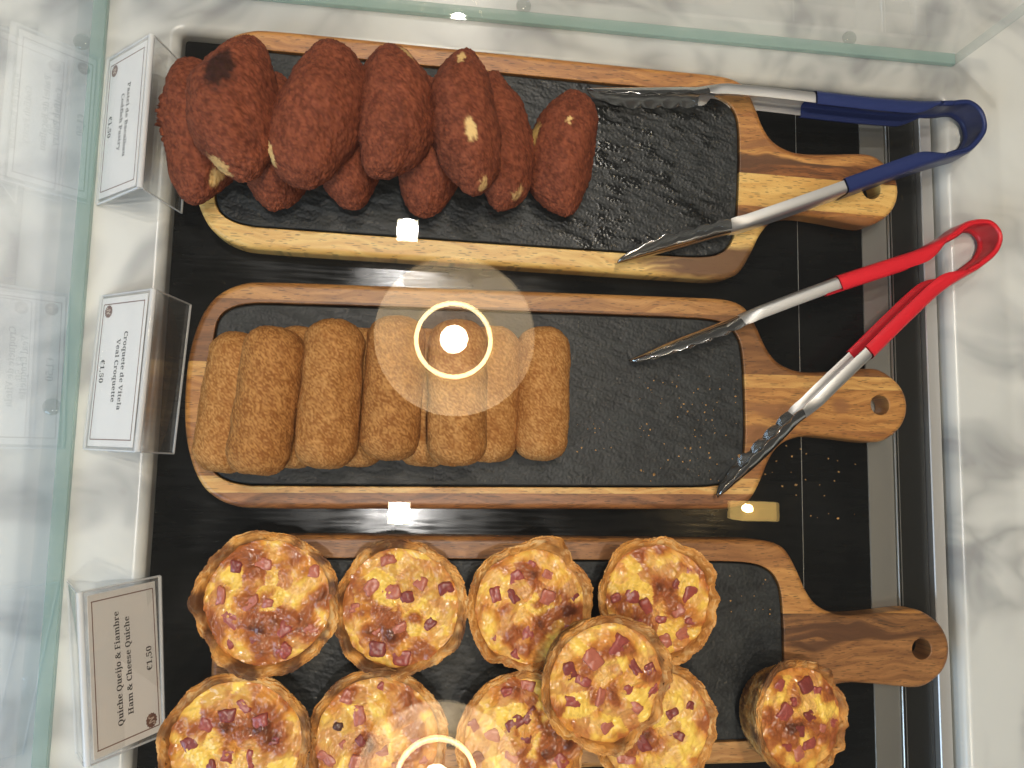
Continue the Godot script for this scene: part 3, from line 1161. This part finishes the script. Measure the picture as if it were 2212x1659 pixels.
func boards() -> void:
	var pale := srgb(222, 184, 116)
	var honey := srgb(196, 146, 86)
	var tan_ := srgb(172, 122, 70)
	var brown := srgb(138, 90, 50)
	var dark := srgb(86, 54, 30)
	var w1 := wood_material(101, [[0.30, srgb(190, 138, 82), srgb(150, 102, 60)], [0.40, honey, brown], [0.47, srgb(150, 98, 54), dark], [0.62, pale, srgb(206, 160, 92)], [0.70, tan_, brown], [1.0, srgb(226, 192, 124), srgb(206, 162, 96)]],
		[[880, 145, 150, 9, dark], [960, 118, 170, 7, brown], [850, 235, 120, 10, dark], [830, 318, 130, 26, dark], [980, 240, 160, 12, brown]])
	var w2 := wood_material(131, [[0.10, srgb(186, 140, 88), srgb(150, 106, 62)], [0.37, srgb(140, 98, 58), srgb(110, 74, 42)], [0.43, srgb(208, 166, 102), srgb(176, 128, 74)], [0.62, srgb(190, 140, 82), srgb(150, 102, 56)], [0.84, srgb(178, 128, 76), srgb(136, 90, 52)], [0.91, srgb(216, 178, 116), honey], [1.0, srgb(160, 112, 74), srgb(112, 74, 46)]],
		[[900, 190, 60, 10, brown], [870, 225, 50, 12, brown], [1010, 170, 16, 14, brown]])
	var w3 := wood_material(161, [[0.14, srgb(170, 122, 74), srgb(132, 90, 52)], [0.34, srgb(196, 146, 88), srgb(168, 118, 68)], [0.46, srgb(150, 108, 68), srgb(92, 64, 40)], [0.68, srgb(168, 122, 78), srgb(124, 86, 54)], [1.0, srgb(190, 146, 96), srgb(158, 112, 68)]],
		[[960, 148, 120, 9, dark], [900, 160, 60, 6, dark]])
	var s1 := slate_material(201, 1.0)
	var s2 := slate_material(221, 0.25)
	board(board1_frame(), w1, s1, "tilted wooden paddle board with wet slate, under the codfish cakes")
	board(Transform3D(Basis(Vector3.UP, 0.0145), Vector3(-0.123, 0.0003, -0.0440)), w2, s2, "wooden paddle board with slate inset under the croquettes and red tongs")
	board(Transform3D(Basis(Vector3.UP, 0.0), Vector3(-0.0995, 0.0003, 0.1035)), w3, s2, "wooden paddle board with slate inset under the quiches")

func tags() -> void:
	price_tag(Vector3(-0.1462, 0.046, -0.2425), Vector3(-0.1468, 0.046, -0.1535), Vector3(-0.1795, 0.0118, -0.2425), Vector3(-0.1795, 0.0118, -0.1530), Vector3(-0.1345, 0.0012, -0.2430), Vector3(-0.1350, 0.0012, -0.1540), ["Pastel de Bacalhau", "Codfish Pastry", "€1,50"], 0.52, "white price tag for codfish pastry in a clear holder")
	price_tag(Vector3(-0.1365, 0.043, -0.0975), Vector3(-0.1392, 0.043, -0.0085), Vector3(-0.1727, 0.0118, -0.0985), Vector3(-0.1761, 0.0118, -0.0100), Vector3(-0.1262, 0.0012, -0.0978), Vector3(-0.1305, 0.0012, -0.0085), ["Croquete de Vitela", "Veal Croquette", "€1,50"], 0.52, "white price tag for veal croquette in a clear holder")
	price_tag(Vector3(-0.1500, 0.047, 0.1515), Vector3(-0.1600, 0.047, 0.0650), Vector3(-0.1258, 0.0015, 0.1505), Vector3(-0.1335, 0.0015, 0.0620), Vector3(-0.1680, 0.0120, 0.1560), Vector3(-0.1795, 0.0120, 0.0640), ["Quiche Queijo & Fiambre", "Ham & Cheese Quiche", "€1,50"], 0.72, "price tag for ham and cheese quiche turned towards the food")

func food() -> void:
	var cream := lin(226, 190, 124)
	var black := lin(34, 26, 24)
	# codfish cakes: [px, py, layer height above slate, turn degrees, tilt degrees, width, height, length, spots, label]
	var list := [
		[425, 272, 0.018, 6, 0, 0.042, 0.036, 0.086, [[Vector3(0.55, 0.45, 0.75), 0.24, cream, 0.8]], "codfish cake overhanging the board next to its price tag"],
		[590, 300, 0.017, 0, 0, 0.038, 0.034, 0.082, [], "codfish cake underneath, between the burnt one and its neighbour"],
		[768, 300, 0.017, -4, 0, 0.038, 0.034, 0.082, [], "codfish cake underneath, second from the price tag along the lower layer"],
		[930, 312, 0.017, 2, 0, 0.036, 0.034, 0.086, [], "codfish cake underneath with a pointed end, beside the pale spotted one"],
		[1080, 300, 0.018, 3, 0, 0.036, 0.036, 0.086, [[Vector3(0.35, 0.5, 0.9), 0.2, cream, 0.5]], "codfish cake under the pale spotted one, facing the lone cake"],
		[513, 228, 0.042, 2, -3, 0.044, 0.037, 0.084, [[Vector3(-0.15, 1, -0.35), 0.42, black, 0.85], [Vector3(-0.5, 0.2, 0.9), 0.28, cream, 0.6]], "codfish cake with a burnt black patch on its top"],
		[685, 241, 0.042, -4, -2, 0.046, 0.038, 0.088, [[Vector3(-0.9, 0.25, 0.75), 0.24, cream, 0.9]], "plump reddish codfish cake next to the burnt one"],
		[845, 236, 0.042, -6, -2, 0.041, 0.036, 0.078, [[Vector3(0.35, 0.5, -0.95), 0.22, cream, 0.6]], "rounded codfish cake with faintly pale tip on the upper layer"],
		[1010, 256, 0.043, 3, -3, 0.036, 0.038, 0.086, [[Vector3(0.0, 0.9, 0.35), 0.17, cream, 0.95], [Vector3(-0.05, 0.75, -0.85), 0.15, cream, 0.85], [Vector3(0.25, 0.3, 0.95), 0.2, cream, 0.6]], "codfish cake with pale round spots and a pointed tip"],
		[1224, 322, 0.0165, -2, 0, 0.0375, 0.035, 0.081, [[Vector3(-1, 0.25, -0.1), 0.34, lin(190, 160, 92), 0.8], [Vector3(-0.1, 1, -0.3), 0.05, cream, 1.0]], "codfish cake lying alone on the wet slate"],
	]
	var i := 0
	for f in list:
		var guess := at(f[0], f[1], 0.03 + f[2] * 0.6)
		var y: float = slate1_y(guess.x, guess.z) + f[2]
		var p := at(f[0], f[1], y + f[6] * 0.10)
		p.y = y
		pastel(p, deg_to_rad(f[3]), deg_to_rad(f[4]), Vector3(f[5], f[6], f[7]), 300 + i * 17, f[8], f[9], i == 0)
		i += 1
	# croquettes: [px, py, height of the axis, turn degrees, lean, length, radius, tone, label]
	var top := WOOD_TOP - 0.0008
	var cr := [
		[499, 868, top + 0.0148, -6, 0, 0.079, 0.0164, 0.3, "croquette of the lower layer beside the board's rounded end"],
		[640, 858, top + 0.0148, -3, 0, 0.080, 0.0164, 0.2, "lower-layer croquette wedged under the first two upper ones"],
		[780, 858, top + 0.0148, -2, 0, 0.080, 0.0164, 0.3, "lower-layer croquette hidden under the middle of the pile"],
		[918, 858, top + 0.0148, 1, 0, 0.080, 0.0164, 0.3, "lower-layer croquette under the last upper one"],
		[1060, 852, top + 0.0148, -1, 0, 0.080, 0.0164, 0.1, "pale lower-layer croquette ending the pile, facing the lone one"],
		[576, 866, top + 0.0428, -6, 0, 0.079, 0.0164, 0.75, "dark brown upper croquette first from the price tag"],
		[713, 850, top + 0.0432, -2, 0, 0.080, 0.0164, 0.5, "upper croquette second from the price tag"],
		[850, 838, top + 0.0432, -2, 0, 0.079, 0.0161, 0.65, "upper croquette third from the price tag, partly in lamp glare"],
		[988, 848, top + 0.0428, 1, 0, 0.080, 0.0164, 0.4, "upper croquette last in the pile, under the lamp's mirror image"],
		[1170, 850, top + 0.0148, -1.5, 0, 0.0785, 0.0162, 0.1, "pale croquette lying alone on the bare slate"],
	]
	i = 0
	for f in cr:
		var p := at(f[0], f[1], f[2])
		croquette(p, deg_to_rad(f[3]), f[4], f[5], f[6], 500 + i * 13, f[7], f[8])
		i += 1
	# quiches: [rim px, rim py, base height, lean x, lean z, radius, browning, rim darkness, flap, flap angle, label]
	var qs := [
		[578, 1300, top, 1, 2, 0.0385, 0.80, 0.75, 0.0, 0.0, "dark baked quiche nearest the croquette board and its price tag"],
		[866, 1312, top, 0, 1, 0.0370, 0.15, 0.70, 0.0, 0.0, "quiche second from the tag in the row beside the croquettes"],
		[1146, 1312, top, 1, -2, 0.0365, 0.10, 0.20, 1.0, -1.35, "golden quiche with a raised pastry flap, third in its row"],
		[1420, 1294, top, -2, 2, 0.0355, 0.45, 0.10, 0.7, -2.2, "pale golden quiche fourth in the row beside the croquettes"],
		[510, 1612, top, 2, 1, 0.0395, 0.25, 0.55, 0.0, 0.0, "quiche beside its price tag in the row along the outer rail"],
		[815, 1602, top, 1, 0, 0.0385, 0.30, 0.55, 0.0, 0.0, "quiche second from the tag in the row along the outer rail"],
		[1130, 1594, top, 1, 0, 0.0375, 0.15, 0.30, 0.0, 0.0, "quiche partly under the stacked one, third along the outer rail"],
		[1416, 1572, top, 1, 0, 0.0370, 0.10, 0.35, 0.0, 0.0, "quiche mostly hidden under the stacked one, by the outer rail"],
		[1722, 1546, 0.0085, -4, -13, 0.0335, 0.75, 0.60, 0.8, -2.2, "quiche leaning off the board below the wooden handle"],
		[1306, 1472, top + 0.0285, 6, -5, 0.0362, 0.20, 0.45, 0.4, -1.5, "quiche stacked on top of four others with a charred ham cube"],
	]
	i = 0
	for f in qs:
		var h := 0.029
		var rim := at(f[0], f[1], f[2] + h * 0.95)
		var lean := Basis.from_euler(Vector3(deg_to_rad(f[3]), 0, deg_to_rad(f[4])))
		var base: Vector3 = rim - lean * Vector3(0, h * 0.95, 0)
		base.y = f[2] + 0.0004 + absf(sin(deg_to_rad(f[4]))) * f[5] * 0.7 + absf(sin(deg_to_rad(f[3]))) * f[5] * 0.7
		quiche(base, lean, f[5], h, 700 + i * 23, f[6], f[7], f[8], f[9], f[10])
		i += 1

func all_tongs() -> void:
	var pts := func(list: Array) -> Array:
		var out := []
		for p in list:
			out.append(at(p[0], p[1], p[2]))
		return out
	tongs(pts.call([[1268, 190, 0.033], [1380, 190, 0.033], [1500, 190, 0.033], [1620, 198, 0.031], [1745, 212, 0.030], [1860, 225, 0.028], [1960, 233, 0.026], [2036, 232, 0.025]]),
		pts.call([[2036, 232, 0.025], [2075, 231, 0.024], [2103, 256, 0.023], [2108, 296, 0.023], [2078, 334, 0.024], [2048, 345, 0.025]]),
		pts.call([[1335, 570, 0.026], [1440, 545, 0.026], [1560, 512, 0.026], [1690, 468, 0.027], [1815, 424, 0.027], [1910, 390, 0.026], [1985, 364, 0.026], [2048, 345, 0.025]]), 4, 4, M.blue_grip, "metal serving tongs with dark blue coated handle")
	tongs(pts.call([[1358, 776, 0.025], [1440, 737, 0.025], [1520, 708, 0.026], [1600, 678, 0.026], [1700, 640, 0.026], [1792, 606, 0.026], [1900, 571, 0.026], [1980, 544, 0.025], [2040, 512, 0.024]]),
		pts.call([[2040, 512, 0.024], [2075, 488, 0.024], [2118, 486, 0.023], [2142, 515, 0.023], [2132, 553, 0.023], [2094, 585, 0.024]]),
		pts.call([[1552, 1076, 0.025], [1608, 1030, 0.025], [1668, 974, 0.026], [1740, 900, 0.026], [1800, 840, 0.027], [1868, 775, 0.027], [1950, 694, 0.026], [2020, 630, 0.025], [2094, 585, 0.024]]), 5, 5, M.red_grip, "metal serving tongs with bright red coated handle")

func crumbs() -> void:
	var rng := RandomNumberGenerator.new()
	rng.seed = 77
	var st := SurfaceTool.new()
	st.begin(Mesh.PRIMITIVE_TRIANGLES)
	var spots := []
	for k in 90:
		spots.append([rng.randf_range(1380, 1600), rng.randf_range(800, 1040), WOOD_TOP - 0.0006])
	for k in 26:
		spots.append([rng.randf_range(1640, 1850), rng.randf_range(960, 1140), 0.0004])
	for k in 16:
		spots.append([rng.randf_range(1240, 1320), rng.randf_range(900, 1000), WOOD_TOP - 0.0006])
	for k in 14:
		spots.append([rng.randf_range(1560, 1680), rng.randf_range(1200, 1330), WOOD_TOP - 0.0006])
	for s in spots:
		var p := at(s[0], s[1], s[2])
		var r := rng.randf_range(0.0003, 0.0009) * (1.0 if rng.randf() < 0.85 else 1.6)
		var b := Basis.from_euler(Vector3(rng.randf() * 3, rng.randf() * 6, rng.randf() * 3))
		var q := []
		for d in [Vector3(1, 0, 0), Vector3(-1, 0.2, 0), Vector3(0, 1, 0.2), Vector3(0.1, -1, 0), Vector3(0, 0, 1), Vector3(0.2, 0, -1)]:
			q.append(p + b * d * r * rng.randf_range(0.6, 1.1))
		for f in [[0, 2, 4], [2, 1, 4], [1, 3, 4], [3, 0, 4], [2, 0, 5], [1, 2, 5], [3, 1, 5], [0, 3, 5]]:
			var n: Vector3 = (q[f[0]] + q[f[1]] + q[f[2]]) / 3.0 - p
			poly(st, [q[f[0]], q[f[1]], q[f[2]]], n.normalized())
	var o := part("bread_crumbs", st.commit(), M.crumb, self)
	o.set_meta("kind", "stuff")
	tag(o, "pale bread crumbs scattered on the slates and black plate", "crumbs")
